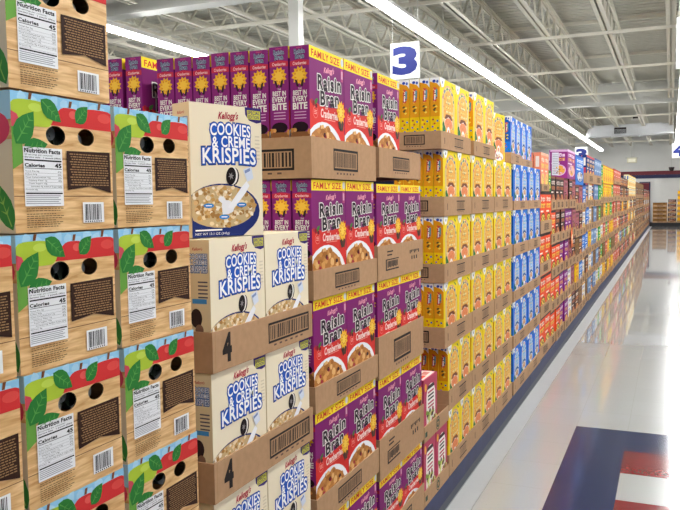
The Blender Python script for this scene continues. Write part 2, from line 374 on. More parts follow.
# ---- purple and red bran flakes
def raisin_mesh(W=.226, H=.309, D=.055):
    mb = MB(); PUR = K('80206a'); PURD = K('5c1c5a'); RED = K('d8332c'); YEL = K('f7da2c'); WH = K('f2efe8'); BK = K('2a2228'); GOLD = K('f2b62c')
    carton(mb, W, H, D, PURD)
    mb.front(); T = lambda d: H-d
    mb.rect(0, 0, W, H, PUR, 1)
    mb.poly([(0,0),(W,0),(W,T(.112)),(W*.85,T(.126)),(W*.6,T(.136)),(W*.3,T(.136)),(W*.15,T(.130)),(0,T(.128))], RED, 2)
    mb.rect(0, T(.028), W, H, YEL, 3)
    mb.text('FAMILY SIZE', W*.06, T(.0235), W*.86, T(.007), K('d03428'), 4, bold=.02)
    mb.ell(W*.95, T(.013), .009, .011, K('c8ccd8'), 5, 10); mb.rect(W*.91, T(.062), W*.975, T(.03), K('b8487c'), 4); mb.rect(W*.92, T(.055), W*.965, T(.035), K('d8a0b8'), 5)
    mb.text("Kellogg's", W*.40, T(.055), W*.70, T(.038), K('eba0b0'), 5, bold=.04, shear=.3, tilt=.08)
    for st, a, b_, d1, d0 in (('~Raisin', .22, .89, .094, .060), ('~Bran', .29, .82, .131, .098)):
        mb.text(st, W*a, T(d1), W*b_, T(d0), K('4a1a44'), 5, bold=.105, tilt=.05)
        mb.text(st, W*a, T(d1), W*b_, T(d0), WH, 8 if 'Raisin' in st else 8.5, bold=.085, tilt=.05)
        mb.text(st, W*a, T(d1), W*b_, T(d0), BK, 10 if 'Raisin' in st else 10.5, bold=.034, tilt=.05)
    mb.leaf((W*.12, T(.136)), (W*.22, T(.120)), .006, K('3f7a34'), None, 4); mb.ell(W*.10, T(.134), .008, .007, K('8a1424'), 5, 8); mb.ell(W*.17, T(.139), .007, .006, K('6a1024'), 5, 8); mb.ell(W*.05, T(.130), .007, .006, K('a82a3a'), 5, 8)
    mb.text('with', W*.42, T(.142), W*.50, T(.135), K('f4d8c8'), 5, shear=.2)
    mb.text('Cranberries', W*.30, T(.163), W*.80, T(.143), K('fbe4dc'), 5, bold=.03, shear=.15)
    mb.rect(W*.40, T(.168), W*.72, T(.166), K('f0a090'), 5)
    mb.ell(W*.15, T(.155), .016, .014, K('ec8a7c'), 4, 14); mb.ell(W*.15, T(.155), .0145, .0125, RED, 5, 14)
    for q in (-.004, 0, .004): mb.rect(W*.11, T(.155)+q, W*.19, T(.155)+q+.0014, K('f4c0b0'), 6)
    mb.poly([(W*.84,T(.160)),(W*.80,T(.168)),(W*.86,T(.190)),(W*.90,T(.185)),(W*.89,T(.160))], K('4a3228'), 11); mb.poly([(W*.92,T(.160)),(W*.98,T(.168)),(W*.94,T(.188)),(W*.90,T(.186)),(W*.90,T(.165))], K('54382c'), 11)
    mb.star(W*.885, T(.140), .030, GOLD, 12, 11, .74); mb.star(W*.885, T(.140), .020, K('f8cf50'), 13, 9, .8)
    for i in range(10): mb.blob(W*.885+.014*math.cos(i*.63), T(.14)+.014*math.sin(i*.63), .004, K('d8932c'), 14, 6)
    mb.ell(W*.40, T(.272), W*.60, .098, K('eef0f4'), 3, 30, clip=(0, 0, W, H)); mb.ell(W*.38, T(.276), W*.54, .089, K('b87a3c'), 4, 28, clip=(0, 0, W, H))
    rn = random.Random(5)
    for i in range(130):
        t = rn.random()*2*PI; q = math.sqrt(rn.random()); u = W*.38+W*.51*q*math.cos(t); v = T(.276)+.088*q*math.sin(t)
        if 0.012 < u < W-.012 and v > .012: mb.blob(u, v, .0125*rn.uniform(.6, 1.2), (K('a8682c') if rn.random() < .25 else rn.choice(FLAKES)), 5+i*.05, 7, rn)
    for i in range(12):
        u, v = rn.uniform(.08, .78)*W, T(rn.uniform(.20, .265)); mb.blob(u, v, .008, K('a8303c') if i % 3 else K('3a1420'), 13, 7, rn)
    mb.side(D)
    T = lambda d: H-d*H/.339
    mb.rect(0, 0, D, H, K('8a2a78'), 1)
    for st, a, b_, d1, d0 in (('Raisin', .24, .78, .020, .009), ('Bran', .30, .74, .033, .021)):
        mb.text(st, D*a, T(d1), D*b_, T(d0), K('20284a'), 4, bold=.10); mb.text(st, D*a, T(d1), D*b_, T(d0), K('b8c4dc'), 5, bold=.05); mb.text(st, D*a, T(d1), D*b_, T(d0), K('20284a'), 6)
    mb.text("Kellogg's", D*.35, T(.008), D*.66, T(.003), K('e45a78'), 5, bold=.02, shear=.3)
    mb.poly([(0,T(.052)),(D,T(.052)),(D,T(.039)),(D*.5,T(.035)),(0,T(.039))], K('c8344c'), 3); mb.text('Cranberries', D*.16, T(.049), D*.86, T(.041), K('f6d0d0'), 5, bold=.02, shear=.15)
    mb.star(D*.5, T(.077), .0235, GOLD, 4, 12, .74); mb.star(D*.5, T(.077), .016, K('f8ca48'), 5, 9, .8)
    for i in range(9): mb.blob(D*.5+.013*math.cos(i*.7), T(.077)+.013*math.sin(i*.7), .0035, K('e0982c'), 6, 6)
    mb.poly([(D*.36,T(.088)),(D*.24,T(.086)),(D*.36,T(.106)),(D*.46,T(.104))], K('3a2430'), 7); mb.poly([(D*.62,T(.088)),(D*.74,T(.086)),(D*.66,T(.106)),(D*.54,T(.104))], K('3a2430'), 7)
    mb.text('THE', D*.42, T(.1125), D*.6, T(.108), WH, 5); mb.text('BEST IN', D*.16, T(.127), D*.85, T(.115), WH, 5, bold=.03)
    mb.text('EVERY', D*.14, T(.143), D*.87, T(.130), WH, 5, bold=.03); mb.text('BITE', D*.14, T(.163), D*.87, T(.147), WH, 5, bold=.04)
    for q in (.172, .180, .188): mb.rect(D*.2, T(q), D*.82, T(q-.0025), K('d8a8d0'), 5)
    mb.ell(D*.5, T(.210), D*.42, .013, K('24101c'), 3); mb.rect(0, 0, D, T(.222), K('8a5a34'), 3.5); flakes(mb, (0, .006, D, T(.212)), 26, .009, FLAKES, 4, 8)
    return mb.mesh('bran_cereal_box')

# ---- cream coloured crisped rice box
def krispies_mesh(W=.224, H=.269, D=.058):
    mb = MB(); CR = K('efe3c6'); carton(mb, W, H, D, K('e6d8b8')); mb.front(); T = lambda d: H-d*H/.275
    mb.rect(0, 0, W, H, CR, 1)
    mb.text("Kellogg's", W*.38, T(.033), W*.66, T(.014), K('b02840'), 5, bold=.03, shear=.35, tilt=.04)
    mb.poly([(W*.76,H),(W,H),(W,T(.030)),(W*.93,T(.033)),(W*.82,T(.028)),(W*.765,T(.016))], K('3a2a70'), 3)
    mb.poly([(W*.79,T(.006)),(W*.985,T(.006)),(W*.985,T(.025)),(W*.80,T(.025))], K('dcd64a'), 4); mb.text('SPECIAL', W*.80, T(.0145), W*.975, T(.0075), K('33286a'), 6, bold=.02)
    mb.text('EDITION', W*.81, T(.0235), W*.965, T(.0165), K('33286a'), 6, bold=.02)
    BL = K('2458b8'); NV = K('1c2a6a'); WH = K('fbfbfa')
    rows = (('COOKIES', .27, .83, .062, .038), ('& CREME', .29, .82, .087, .0645), ('KRISPIES', .16, .90, .120, .089))
    mb.poly([(W*.27,T(.068)),(W*.26,T(.040)),(W*.84,T(.040)),(W*.83,T(.090)),(W*.90,T(.093)),(W*.88,T(.116)),(W*.18,T(.118)),(W*.18,T(.092)),(W*.29,T(.090))], BL, 6.8)
    for i, (st, a, b_, d1, d0) in enumerate(rows):
        mb.text(st, W*a, T(d1), W*b_, T(d0), NV, 4+i*.2, bold=.12, arc=-.003)
        mb.text(st, W*a, T(d1), W*b_, T(d0), BL, 6+i*.2, bold=.09, arc=-.003)
        mb.text(st, W*a, T(d1), W*b_, T(d0), WH, 9+i*.2, bold=.02, arc=-.003)
    for q in range(7): mb.rect(W*.90, T(.060+q*.008), W*.97, T(.063+q*.008), K('d8cbb0'), 3)
    mb.ell(W*.42, T(.222), W*.53, .057, K('23306e'), 3, 30, clip=(0, 0, W, H))
    mb.poly([(0,0),(W*.70,0),(W*.80,T(.262)),(W*.90,T(.240)),(W*.5,T(.23)),(0,T(.23))], K('23306e'), 3.2)
    mb.ell(W*.40, T(.212), W*.49, .044, K('c9ae80'), 5, 28, clip=(0, 0, W, H))
    rn = random.Random(11); cols = [K('d9b27a'), K('c89a58'), K('ecd6ac'), K('a87c44'), K('f3e8d2')]
    for i in range(190):
        t = rn.random()*2*PI; q = math.sqrt(rn.random()); u = W*.40+W*.47*q*math.cos(t); v = T(.212)+.041*q*math.sin(t)
        if .006 < u: mb.blob(u, v, .0062*rn.uniform(.6, 1.2), cols[rn.randrange(5)], 6+i*.03, 6, rn)
    mb.poly([(W*.76,T(.158)),(W*.68,T(.172)),(W*.48,T(.214)),(W*.56,T(.218)),(W*.74,T(.184)),(W*.80,T(.168))], K('f4f5f8'), 13)
    mb.blob(W*.47, T(.212), .02, K('f0f1f4'), 12.5, 9, rn, clip=(0, 0, W, H)); mb.blob(W*.40, T(.198), .009, K('f0f1f4'), 12.5, 9, rn)
    mb.poly([(W*.71,T(.134)),(W*.83,T(.126)),(W*.86,T(.152)),(W*.77,T(.160))], K('d8e0ee'), 14); mb.poly([(W*.73,T(.136)),(W*.81,T(.130)),(W*.815,T(.136)),(W*.74,T(.142))], K('8494bc'), 15)
    mb.ell(W*.54, T(.148), .0135, .0185, K('1c1416'), 8, 20, ang=-.2); mb.ell(W*.565, T(.148), .0135, .0185, K('f0ece4'), 7, 20, ang=-.2)
    mb.ell(W*.585, T(.149), .0135, .0185, K('241a1c'), 6, 20, ang=-.2); mb.star(W*.54, T(.148), .0085, K('8a8484'), 9, 6, .4)
    for u, v in ((.22,.210),(.68,.209),(.43,.234)): mb.ell(W*u, T(v), .014, .005, K('3a86cc'), 14, 12); mb.rect(W*u-.008, T(v)-.001, W*u+.008, T(v)+.001, WH, 15)
    mb.rect(W*.04, T(.262), W*.40, T(.259), WH, 6); mb.text('NET WT 12.1 OZ (343g)', W*.04, T(.272), W*.50, T(.266), WH, 6)
    mb.side(D)
    mb.rect(0, 0, D, H, K('e2d2ac'), 1)
    mb.text("Kellogg's", D*.3, T(.024), D*.72, T(.016), K('b8283c'), 4, bold=.02, shear=.3)
    for i, (st, d1, d0) in enumerate((('COOKIES', .040, .030), ('& CREME', .052, .043), ('KRISPIES', .068, .055))):
        mb.text(st, D*.14, T(d1), D*.9, T(d0), K('5c7cb4'), 4, bold=.12); mb.text(st, D*.14, T(d1), D*.9, T(d0), K('dfe6f2'), 6, bold=.01)
    for q in range(5): mb.rect(D*.5, T(.090+q*.008), D*.9, T(.087+q*.008), K('5a5668'), 4)
    mb.rect(D*.25, T(.134), D*.85, T(.124), K('4a96d8'), 4)
    mb.ell(D*.4, T(.165), .014, .02, K('3a2c2c'), 4); mb.ell(D*.6, T(.215), .013, .018, K('46383a'), 4); mb.ell(D*.52, T(.190), .010, .012, K('8a6a5a'), 5)
    return mb.mesh('rice_cereal_box')

# ---- yellow / blue arch boxes
def arch_mesh(pal, W=.239, H=.272, D=.040, loose=False, kk=1.0, ring='f2dc7a'):
    mb = MB(); base, side_t, side_b, inner, a1, a2, blob1, dark = [K(x) for x in pal]; WH = K('f4f4f0')
    carton(mb, W, H, D, side_b); mb.front(); T = lambda d: H-d*H/.272
    mb.rect(0, 0, W, H, base, 1); RG = K(ring)
    cu = W*.53; bot = T(.262)
    def arch(ru, top, m, l):
        ht = T(top) - T(.10); pts = [(cu+ru*math.cos(t), T(.10)+ht*math.sin(t)) for t in [PI*i/14 for i in range(15)]] + [(cu-ru*.92, bot), (cu+ru*.92, bot)]
        mb.poly(pts, m, l)
    arch(W*.41*kk, .018, a1, 2); arch(W*.385*kk, .023, RG, 3); arch(W*.36*kk, .029, a2, 4); arch(W*.335*kk, .034, RG, 5); arch(W*.315*kk, .038, inner, 6)
    for i in range(6):
        t = PI*(.12+.15*i); mb.blob(cu+W*.37*kk*math.cos(t), T(.10)+(T(.03)-T(.10))*math.sin(t), .009, (K('3f7a5a'), K('4868a8'), K('c05a8a'))[i % 3], 7, 7)
    for k, (q, ww) in enumerate(((.066,.10),(.086,.15),(.106,.19),(.124,.16))):
        n = 3+k % 2
        for j in range(n):
            u = cu-W*ww+2*W*ww*(j+.5)/n; mb.blob(u, T(q), .0085, K('a8884a') if kk == 1 else K('5a88b8'), 8, 8); mb.blob(u, T(q), .0065, K('f4e6a8') if k % 2 else RG, 9, 8)
    mb.poly([(cu-W*.26,T(.150)),(cu-W*.13,T(.134)),(cu+W*.13,T(.134)),(cu+W*.26,T(.150)),(cu+W*.2,T(.155)),(cu,T(.144)),(cu-W*.2,T(.155))], dark, 10)
    mb.ell(cu, T(.168), W*.27*kk, .027, K('f4ece0'), 9, 20); mb.ell(cu, T(.171), W*.25*kk, .023, blob1, 11, 20)
    for i in range(5): mb.blob(cu+W*(-.14+.07*i)*kk, T(.17)+.007*math.cos(i*2.2), .006, K('d8784a'), 12, 6)
    G = K('24703c'); mb.rect(W*.16, T(.262), W*.92, T(.190), inner if kk == 1 else base, 7)
    for i in range(30): mb.blob(cu+W*kk*(-.29+.58*((i*7)%11)/10), T(.06+.19*((i*5)%13)/12), .0058, (K('c87a3a'), K('98a070'), K('f8ecc0'), K('d0603c'))[i % 4] if kk == 1 else (K('c8a878'), K('5a88b8'), K('f0f0e8'), K('e8c860'))[i % 4], 7.5, 7)
    mb.ell(W*.24, T(.200), .024, .020, G, 11, 14); mb.ell(W*.20, T(.180), .014, .013, G, 11, 12); mb.ell(W*.52, T(.205), .024, .023, WH, 12, 14); mb.ell(W*.52, T(.206), .013, .012, blob1, 13, 12)
    mb.ell(W*.28, T(.222), .020, .018, K('f0e6dc'), 13, 14); mb.ell(W*.28, T(.223), .011, .011, K('cc4e40'), 14, 10); mb.ell(W*.80, T(.212), .018, .016, K('e8a860'), 11, 12)
    if loose:
        mb.ell(W*.52, T(.245), W*.34, .026, WH, 14, 20, clip=(0,0,W,H)); flakes(mb, (W*.28, T(.262), W*.76, T(.232)), 22, .008, [K('d88a4a'), K('c0546a'), K('d8b050'), K('8a6ab0')], 15, 4)
    # white emblem corner
    mb.poly([(0,H),(W*.30,H),(W*.22,T(.030)),(W*.10,T(.036)),(0,T(.014))], WH, 13); mb.blob(W*.15, T(.015), .008, K('6f7488'), 14, 8); mb.poly([(W*.74,T(.010)),(W*.86,T(.022)),(W*.84,T(.028)),(W*.73,T(.016))], K('4a8a3a'), 13)
    mb.side(D)
    mb.rect(0, 0, D, H, side_b, 1); mb.rect(0, T(.150), D, H, side_t, 2); mb.poly([(0,H),(D,H),(D,T(.036)),(D*.7,T(.022)),(0,T(.014))], WH, 3)
    mb.ell(D*.42, T(.013), .007, .006, K('2a4aa8'), 4, 10); mb.ell(D*.75, T(.015), .005, .006, K('4a62b0'), 4, 8)
    mb.poly([(D*.30,T(.098)),(D*.66,T(.090)),(D*.72,T(.040)),(D*.34,T(.036))], K('d8583c'), 4); mb.poly([(D*.56,T(.085)),(D*.74,T(.080)),(D*.76,T(.046)),(D*.60,T(.043))], K('4a90a8'), 5); mb.poly([(D*.42,T(.088)),(D*.54,T(.084)),(D*.58,T(.05)),(D*.46,T(.046))], WH, 6); [mb.blob(D*(.36+.07*(i%5)), T(.045+.008*i), .0035, (K('f0c040'), K('b03428'), K('7a5a3a'))[i%3], 7, 6) for i in range(7)]
    for i, (u, v) in enumerate(((.4,.108),(.62,.112),(.42,.125),(.6,.132),(.5,.12))): mb.blob(D*u, T(v), .006, K('f2d850') if i % 2 else K('6a5428'), 5+i*.3, 7)
    cc = [K('b0443c'), K('2a6ac8'), K('8a6ab8'), K('3f8a48'), K('c8583a'), K('d86a4a')]
    for i, (u, v) in enumerate(((.3,.162),(.75,.168),(.25,.190),(.8,.196),(.45,.178),(.3,.218),(.75,.224),(.5,.206),(.55,.24),(.25,.246))): mb.ell(D*u, T(v), .0042, .0042, cc[i % 6], 4, 8)
    return mb.mesh('cereal_box')
YPAL = ('f4d80e', 'e49a18', 'f0c808', 'ecae4c', 'd49a8a', '98a894', 'e58a58', '7a4226')
BPAL = ('1668d0', '1258bc', '1c74dc', '8fb8de', 'e2e8f2', 'e0b050', 'c8a888', '2a4a88')

# ---- generic printed carton, recipe driven
def generic_mesh(name, base, title, pic, accent, W=.24, H=.26, D=.06, seed=1, panel=False, side=None, white_side=False):
    mb = MB(); rn = random.Random(seed); B, Tm, Pm, A = K(base), K(title), K(pic), K(accent); S_ = K(side or base)
    carton(mb, W, H, D, S_); mb.front()
    mb.rect(0, 0, W, H, B, 1); mb.rect(0, H*.93, W, H, A, 2)
    n = rn.choice((4, 5, 6))
    for r_ in range(2):
        v1 = H*(.86-.16*r_); x = W*.12
        for j in range(n):
            ww = W*.76/n; mb.rect(x+ww*.1, v1-H*rn.uniform(.08, .11), x+ww*.85, v1+rn.uniform(-1, 1)*.004, (Tm, Pm)[r_], 3+j*.1); mb.rect(x+ww*.3, v1-H*.08, x+ww*.65, v1-H*.03, (B, A)[j % 2], 5); x += ww
    if panel: mb.rect(W*.1, H*.1, W*.5, H*.9, K('dcdce4'), 6); [mb.rect(W*.14, H*(.15+.06*i), W*.46, H*(.165+.06*i), K('7a7a88'), 7) for i in range(12)]
    mb.ell(W*.52, H*.28, W*.40, H*.20, A, 4, 20); mb.ell(W*.52, H*.28, W*.35, H*.165, Pm, 5, 20)
    for i in range(20): mb.blob(W*.52+W*.27*rn.uniform(-1, 1), H*.28+H*.12*rn.uniform(-1, 1), W*.05, rn.choice((Pm, A, K('c8965a'), K('7a4a30'))), 6+i*.1, 6, rn)
    mb.rect(W*.08, H*.50, W*.55, H*.54, Tm, 4)
    mb.side(D); mb.rect(D*.2, H*.12, D*.8, H*.55, K('e4e2dc') if white_side else A, 2); mb.rect(D*.25, H*.62, D*.75, H*.9, Tm, 3)
    for i in range(8): mb.rect(D*.26, H*(.16+.045*i), D*.74, H*(.172+.045*i), B, 4)
    return mb.mesh(name)

# ---- trays
def barcode(mb, u0_, v0_, u1, v1, l=2, framed=True, seed=1, inner=INK):
    t = (v1-v0_)*.11
    mb.rect(u0_, v1-t, u1, v1, INK, l); mb.rect(u0_, v0_, u1, v0_+t, INK, l)
    if framed: mb.rect(u0_, v0_, u0_+t, v1, INK, l); mb.rect(u1-t, v0_, u1, v1, INK, l)
    rn = random.Random(seed); u = u0_+t*1.8; ww = (u1-u0_)
    while u < u1-t*1.8:
        q = ww*rn.uniform(.008, .03); mb.rect(u, v0_+t*1.5, min(u+q, u1-t*1.2), v1-t*1.5, inner, l); u += q+ww*rn.uniform(.012, .03)
    for i in range(6): mb.rect(u0_+ww*(.12+.13*i), v0_-t*1.6, u0_+ww*(.18+.13*i), v0_-t*.8, mat('faded_ink', (96, 74, 60), .8), l)
def tray_mesh(W, D, h, style, seed=1, lowright=False):
    mb = MB(); t = .004
    mb.box((-D, 0, 0), (0, W, t), KRAFT)
    mb.box((-t, 0, t), (0, W, h), KRAFT); mb.box((-D, 0, t), (-D+t, W, h), KRAFT)
    mb.box((-D+t, 0, t), (-t, t, h), KRAFT); mb.box((-D+t, W-t, t), (-t, W, h), KRAFT)
    # fold crease and glued flap lines on the front corners
    mb.front(); mb.rect(.010, .004, .0112, h-.003, KRAFT2, 1); mb.rect(W-.0112, .004, W-.010, h-.003, KRAFT2, 1)
    if style == 'raisin': barcode(mb, W*.30, h*.22, W*.68, h*.78, 2, True, seed)
    elif style == 'textbox':
        for i, (a, b_, c, d) in enumerate(((.18,.78,.3,.82),(.18,.68,.28,.72))): mb.rect(W*a, h*b_, W*c, h*d, INK, 2)
        mb.rect(W*.15, h*.25, W*.42, h*.29, INK, 2); mb.rect(W*.15, h*.25, W*.17, h*.58, INK, 2)
        [mb.rect(W*(.185+.027*i), h*(.33+.02*(i%2)), W*(.205+.027*i), h*.52, INK, 3) for i in range(8)]; mb.rect(W*.15, h*.55, W*.42, h*.58, INK, 2)
        [mb.rect(W*(.67+.034*i), h*(.61+.03*(i%3)), W*(.692+.034*i), h*.72, INK, 3) for i in range(7)]; [mb.rect(W*(.71+.055*i), h*.42, W*(.735+.055*i), h*.53, INK, 3) for i in range(3)]
    elif style == 'four':
        mb.text('4', W*.085, h*.22, W*.15, h*.86, INK, 3, bold=.05); barcode(mb, W*.50, h*.24, W*.955, h*.80, 2, True, seed)
    elif style == 'lines':
        barcode(mb, W*.42, h*.25, W*.72, h*.78, 2, False, seed, mat('faded_ink2', (110, 88, 68), .8)); mb.rect(W*.10, h*.3, W*.12, h*.65, mat('faded_ink', (96, 74, 60), .8), 2)
    elif style == 'round':
        mb.ell(W*.53, h*.5, h*.43, h*.43, mat('green_ink', (44, 70, 52), .8), 2, 22); mb.ell(W*.53, h*.5, h*.36, h*.36, KRAFT, 3, 22); mb.ell(W*.53, h*.5, h*.28, h*.28, mat('green_ink', (44, 70, 52), .8), 4, 20); mb.star(W*.53, h*.5, h*.2, KRAFT, 5, 5, .5)
        mb.rect(W*.03, h*.3, W*.11, h*.62, mat('green_ink', (44, 70, 52), .8), 2)
    elif style == 'small': barcode(mb, W*.30, h*.25, W*.70, h*.75, 2, True, seed)
    mb.side(D)
    if style in ('raisin',): barcode(mb, D*.46, h*.2, D*.90, h*.72, 2, True, seed+4)
    if style in ('lines', 'small'): barcode(mb, D*.40, h*.25, D*.74, h*.82, 2, True, seed+4)
    return mb.mesh('cardboard_tray')

ORD = ['topmost', 'second', 'third', 'fourth', 'fifth', 'sixth', 'seventh', 'eighth']
TR = {}
def tray(x, y, z, W, D, h, style, label, group, seed=1, rz=0):
    key = (round(W, 3), round(D, 3), round(h, 3), style, seed)
    if key not in TR: TR[key] = tray_mesh(W, D, h, style, seed)
    o = link('cardboard_tray', TR[key]); o.location = (x, y, z); o.rotation_euler.z = rz; tag(o, label, 'tray', group); return o
def put(name, me, x, y, z, label, cat, group, sz=1, rz=0, sy=1, ry=0):
    o = link(name, me); o.location = (x, y, z); o.rotation_euler = (0, ry, rz); o.scale = (1, sy, sz); tag(o, label, cat, group); return o

# ================================================================ applesauce cases
def apple_mesh(W=.206, H=.2005, D=.18):
    mb = MB(); T = lambda d: H*(1-d)
    # shell without front, front panel with two real holes
    mb.box((-D, 0, 0), (0, W, H), WOOD, skip=('+x',))
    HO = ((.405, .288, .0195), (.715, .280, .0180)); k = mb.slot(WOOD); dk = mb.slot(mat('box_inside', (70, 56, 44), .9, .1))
    def fill(x, inner):
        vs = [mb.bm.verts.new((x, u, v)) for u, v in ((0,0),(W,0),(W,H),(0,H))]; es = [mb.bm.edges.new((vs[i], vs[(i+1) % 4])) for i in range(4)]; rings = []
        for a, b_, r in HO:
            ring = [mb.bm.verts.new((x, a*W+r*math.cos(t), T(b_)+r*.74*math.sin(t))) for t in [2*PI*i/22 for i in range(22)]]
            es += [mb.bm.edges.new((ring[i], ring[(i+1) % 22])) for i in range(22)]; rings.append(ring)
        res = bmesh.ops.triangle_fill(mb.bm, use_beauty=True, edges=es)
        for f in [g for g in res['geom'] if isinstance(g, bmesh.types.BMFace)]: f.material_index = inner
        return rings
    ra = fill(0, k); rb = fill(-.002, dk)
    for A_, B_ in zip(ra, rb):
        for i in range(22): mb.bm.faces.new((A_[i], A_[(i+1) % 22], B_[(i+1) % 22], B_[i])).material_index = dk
    mb.front()
    SKY = K('8cc4e4'); GA = K('a9c23a'); RA = K('cc3434'); LG = K('2f7a36'); LL = K('569a48'); BRN = K('35211a'); TAN = K('9a7852')
    mb.rect(0, T(.16), W, H, SKY, 1); mb.rect(W*.33, T(.212), W, T(.13), RA, 1.5)
    for i in range(9): mb.blob(W*(.1+.1*i), T(.03+.02*(i % 3)), .010, K('a6d2ea'), 1.5, 7)
    def apple(cu, cd, ru, rd, m, hl, l, c0, c1):
        pts = []; c1 = min(c1, .30) if m is GA and False else c1
        for i in range(26):
            t = 2*PI*i/26+PI/2; q = 1-.16*max(0, math.cos(t-PI/2))**6
            pts.append((min(max(cu*W+ru*W*q*math.cos(t), c0*W), c1*W), max(T(cd)+rd*H*q*math.sin(t), T(.213 if m is RA else .235))))
        mb.poly(pts, m, l); mb.ell(cu*W+ru*W*.25, T(cd)+rd*H*.45, ru*W*.3, rd*H*.25, hl, l+.5, 12); mb.poly([(cu*W-.002, T(cd)+rd*H*.86), (cu*W+.003, T(cd)+rd*H*.86), (cu*W+.006, min(H, T(cd)+rd*H*1.25)), (cu*W, min(H, T(cd)+rd*H*1.25))], K('7a4a2c'), l+1)
    apple(.55, .175, .14, .125, RA, K('dc5a54'), 3, 0, 1); apple(.86, .185, .25, .155, RA, K('d84c46'), 3.5, 0, .999); apple(.165, .155, .22, .125, GA, K('bcd254'), 4, 0.001, 1)
    mb.poly([(0,T(.25)),(.10*W,T(.25)),(.05*W,T(.16)),(0,T(.14))], K('c84a5a'), 5)
    mb.leaf((.27*W, T(.035)), (.46*W, T(.185)), .014, LG, LL, 7); mb.leaf((.61*W, T(.175)), (.74*W, T(.04)), .013, LG, LL, 7)
    mb.leaf((.03*W, T(.37)), (.20*W, T(.13)), .018, LG, LL, 8); mb.leaf((.09*W, T(.405)), (.32*W, T(.355)), .013, LG, LL, 9)
    mb.poly([(0,T(.55)),(.09*W,T(.5)),(.09*W,T(.3)),(0,T(.22))], K('6aa044'), 3)
    for q in (.735, .455):
        mb.rect(0, T(q+.006), W, T(q), K('7a5236'), 2)
    # nutrition label
    x0, x1, t0, t1 = .09, .455, .385, .81
    mb.rect(W*x0, T(t1), W*x1, T(t0), K('eceef0'), 10); BK = K('1c1c1e')
    def tx(st, a, b_, d1, d0, bold=0): mb.text(st, W*a, T(d1), W*b_, T(d0), BK, 12, bold=bold)
    tx('Nutrition Facts', x0+.01, x1-.02, .425, .395, .035); tx('20 servings per container', x0+.01, x1-.09, .448, .434); tx('Serving size   1 pouch (90g)', x0+.01, x1-.02, .466, .453, .02)
    mb.rect(W*(x0+.01), T(.484), W*(x1-.01), T(.474), BK, 12); tx('Calories', x0+.01, x0+.19, .527, .503, .035); tx('45', x1-.075, x1-.015, .527, .497, .04)
    mb.rect(W*(x0+.01), T(.539), W*(x1-.01), T(.535), BK, 12)
    for i, (a, st, pc) in enumerate(((0,'Total Fat 0g','0%'),(0,'Sodium 0mg','0%'),(0,'Total Carbohydrate 12g','4%'),(.03,'Dietary Fiber 1g','4%'),(.03,'Total Sugars 10g',''),(.05,'Includes 0g Added Sugars','0%'),(0,'Protein 0g',''))):
        d = .565+.022*i; tx(st, x0+.01+a, x0+.01+a+len(st)*.0105, d, d-.012); mb.rect(W*(x0+.01), T(d+.006), W*(x1-.01), T(d+.0045), K('8a8c90'), 11)
        if pc: tx(pc, x1-.05, x1-.015, d, d-.012)
    mb.rect(W*(x0+.01), T(.722), W*(x1-.01), T(.712), BK, 12)
    for i in range(5): mb.rect(W*(x0+.01), T(.738+.014*i), W*(x1-.03-.02*(i % 2)), T(.732+.014*i), K('9a9ca2'), 11)
    # small print
    rn = random.Random(2)
    for i in range(9):
        d = .825+.0155*i+(.008 if i > 1 else 0); u = x0+.01
        while u < x1-.02-.03*(i % 3): q = rn.uniform(.012, .035); mb.rect(W*u, T(d+.006), W*(u+q), T(d), K('7a6042'), 10); u += q+.007
    # brown ribbon panel with its paragraph
    mb.poly([(W*.50,T(.395)),(W*.97,T(.385)),(W*.97,T(.71)),(W*.74,T(.66)),(W*.50,T(.69))], BRN, 10)
    for i in range(13):
        d = .412+.0195*i; u = .53+.01*(i % 3)
        while u < .935-.01*(i % 2): q = rn.uniform(.012, .04); q = min(q, .945-u); mb.rect(W*u, T(d+.0085), W*(u+q), T(d), TAN, 11); u += q+.007
    # barcode label
    mb.rect(W*.65, T(.945), W*.88, T(.785), K('eceef0'), 10); u = .67
    while u < .855: q = rn.uniform(.003, .012); mb.rect(W*u, T(.925), W*(u+q), T(.80), BK, 11); u += q+rn.uniform(.003, .009)
    for i in range(8): mb.rect(W*(.67+.024*i), T(.941), W*(.682+.024*i), T(.930), BK, 11)
    # side face
    mb.side(D); mb.rect(0, T(.2), D, H, K('a8d4ec'), 1); mb.ell(D*.82, T(.26), .03, .024, K('d84a68'), 2, 16, clip=(0, 0, D, H)); mb.rect(0, 0, D, T(.34), K('d8ccb4'), 1.5)
    mb.leaf((D*.98, T(.98)), (D*.80, T(.62)), .016, K('3f8a44'), K('8cbf5c'), 4); mb.ell(D*.62, T(.62), .022, .055, K('3a6a4c'), 3, 16); mb.ell(D*.6, T(.72), .012, .016, K('c83248'), 4, 12); mb.rect(D*.5, T(.5), D*.7, T(.44), K('d8dcd8'), 4)
    return mb.mesh('applesauce_case')
AM = apple_mesh()
def pouch_mesh():
    mb = MB(); rn = random.Random(9); a = mat('foil_pouch', (150, 156, 160), .3, .5); c = mat('dark_pouch', (42, 60, 44), .4, .5)
    for u, v, m_ in ((.083, .139, c), (.148, .141, a), (.092, .148, a), (.138, .15, c), (.08, .131, a)):
        mb.cyl((-.020, u, v), (-.034, u, v), .011, m_, 12); mb.cyl((-.034, u-.01, v-.012), (-.08, u-.01, v-.012), .016, m_, 12)
    return mb.mesh('pouch')
PM = pouch_mesh()
rn = random.Random(4)
COLN = {0: 'right-hand applesauce column', 1: 'middle applesauce column', 2: 'left-hand applesauce column'}
zt = [1.667, 1.463, 1.260, 1.058, .857, .655]
def apple_case(x, y, z, label, sz=1, rz=0):
    o = put('applesauce_case', AM, x, y, z, label, 'applesauce case', 'wood-print applesauce cases in the left columns', sz, rz)
    p = link('pouch', PM, o); return o
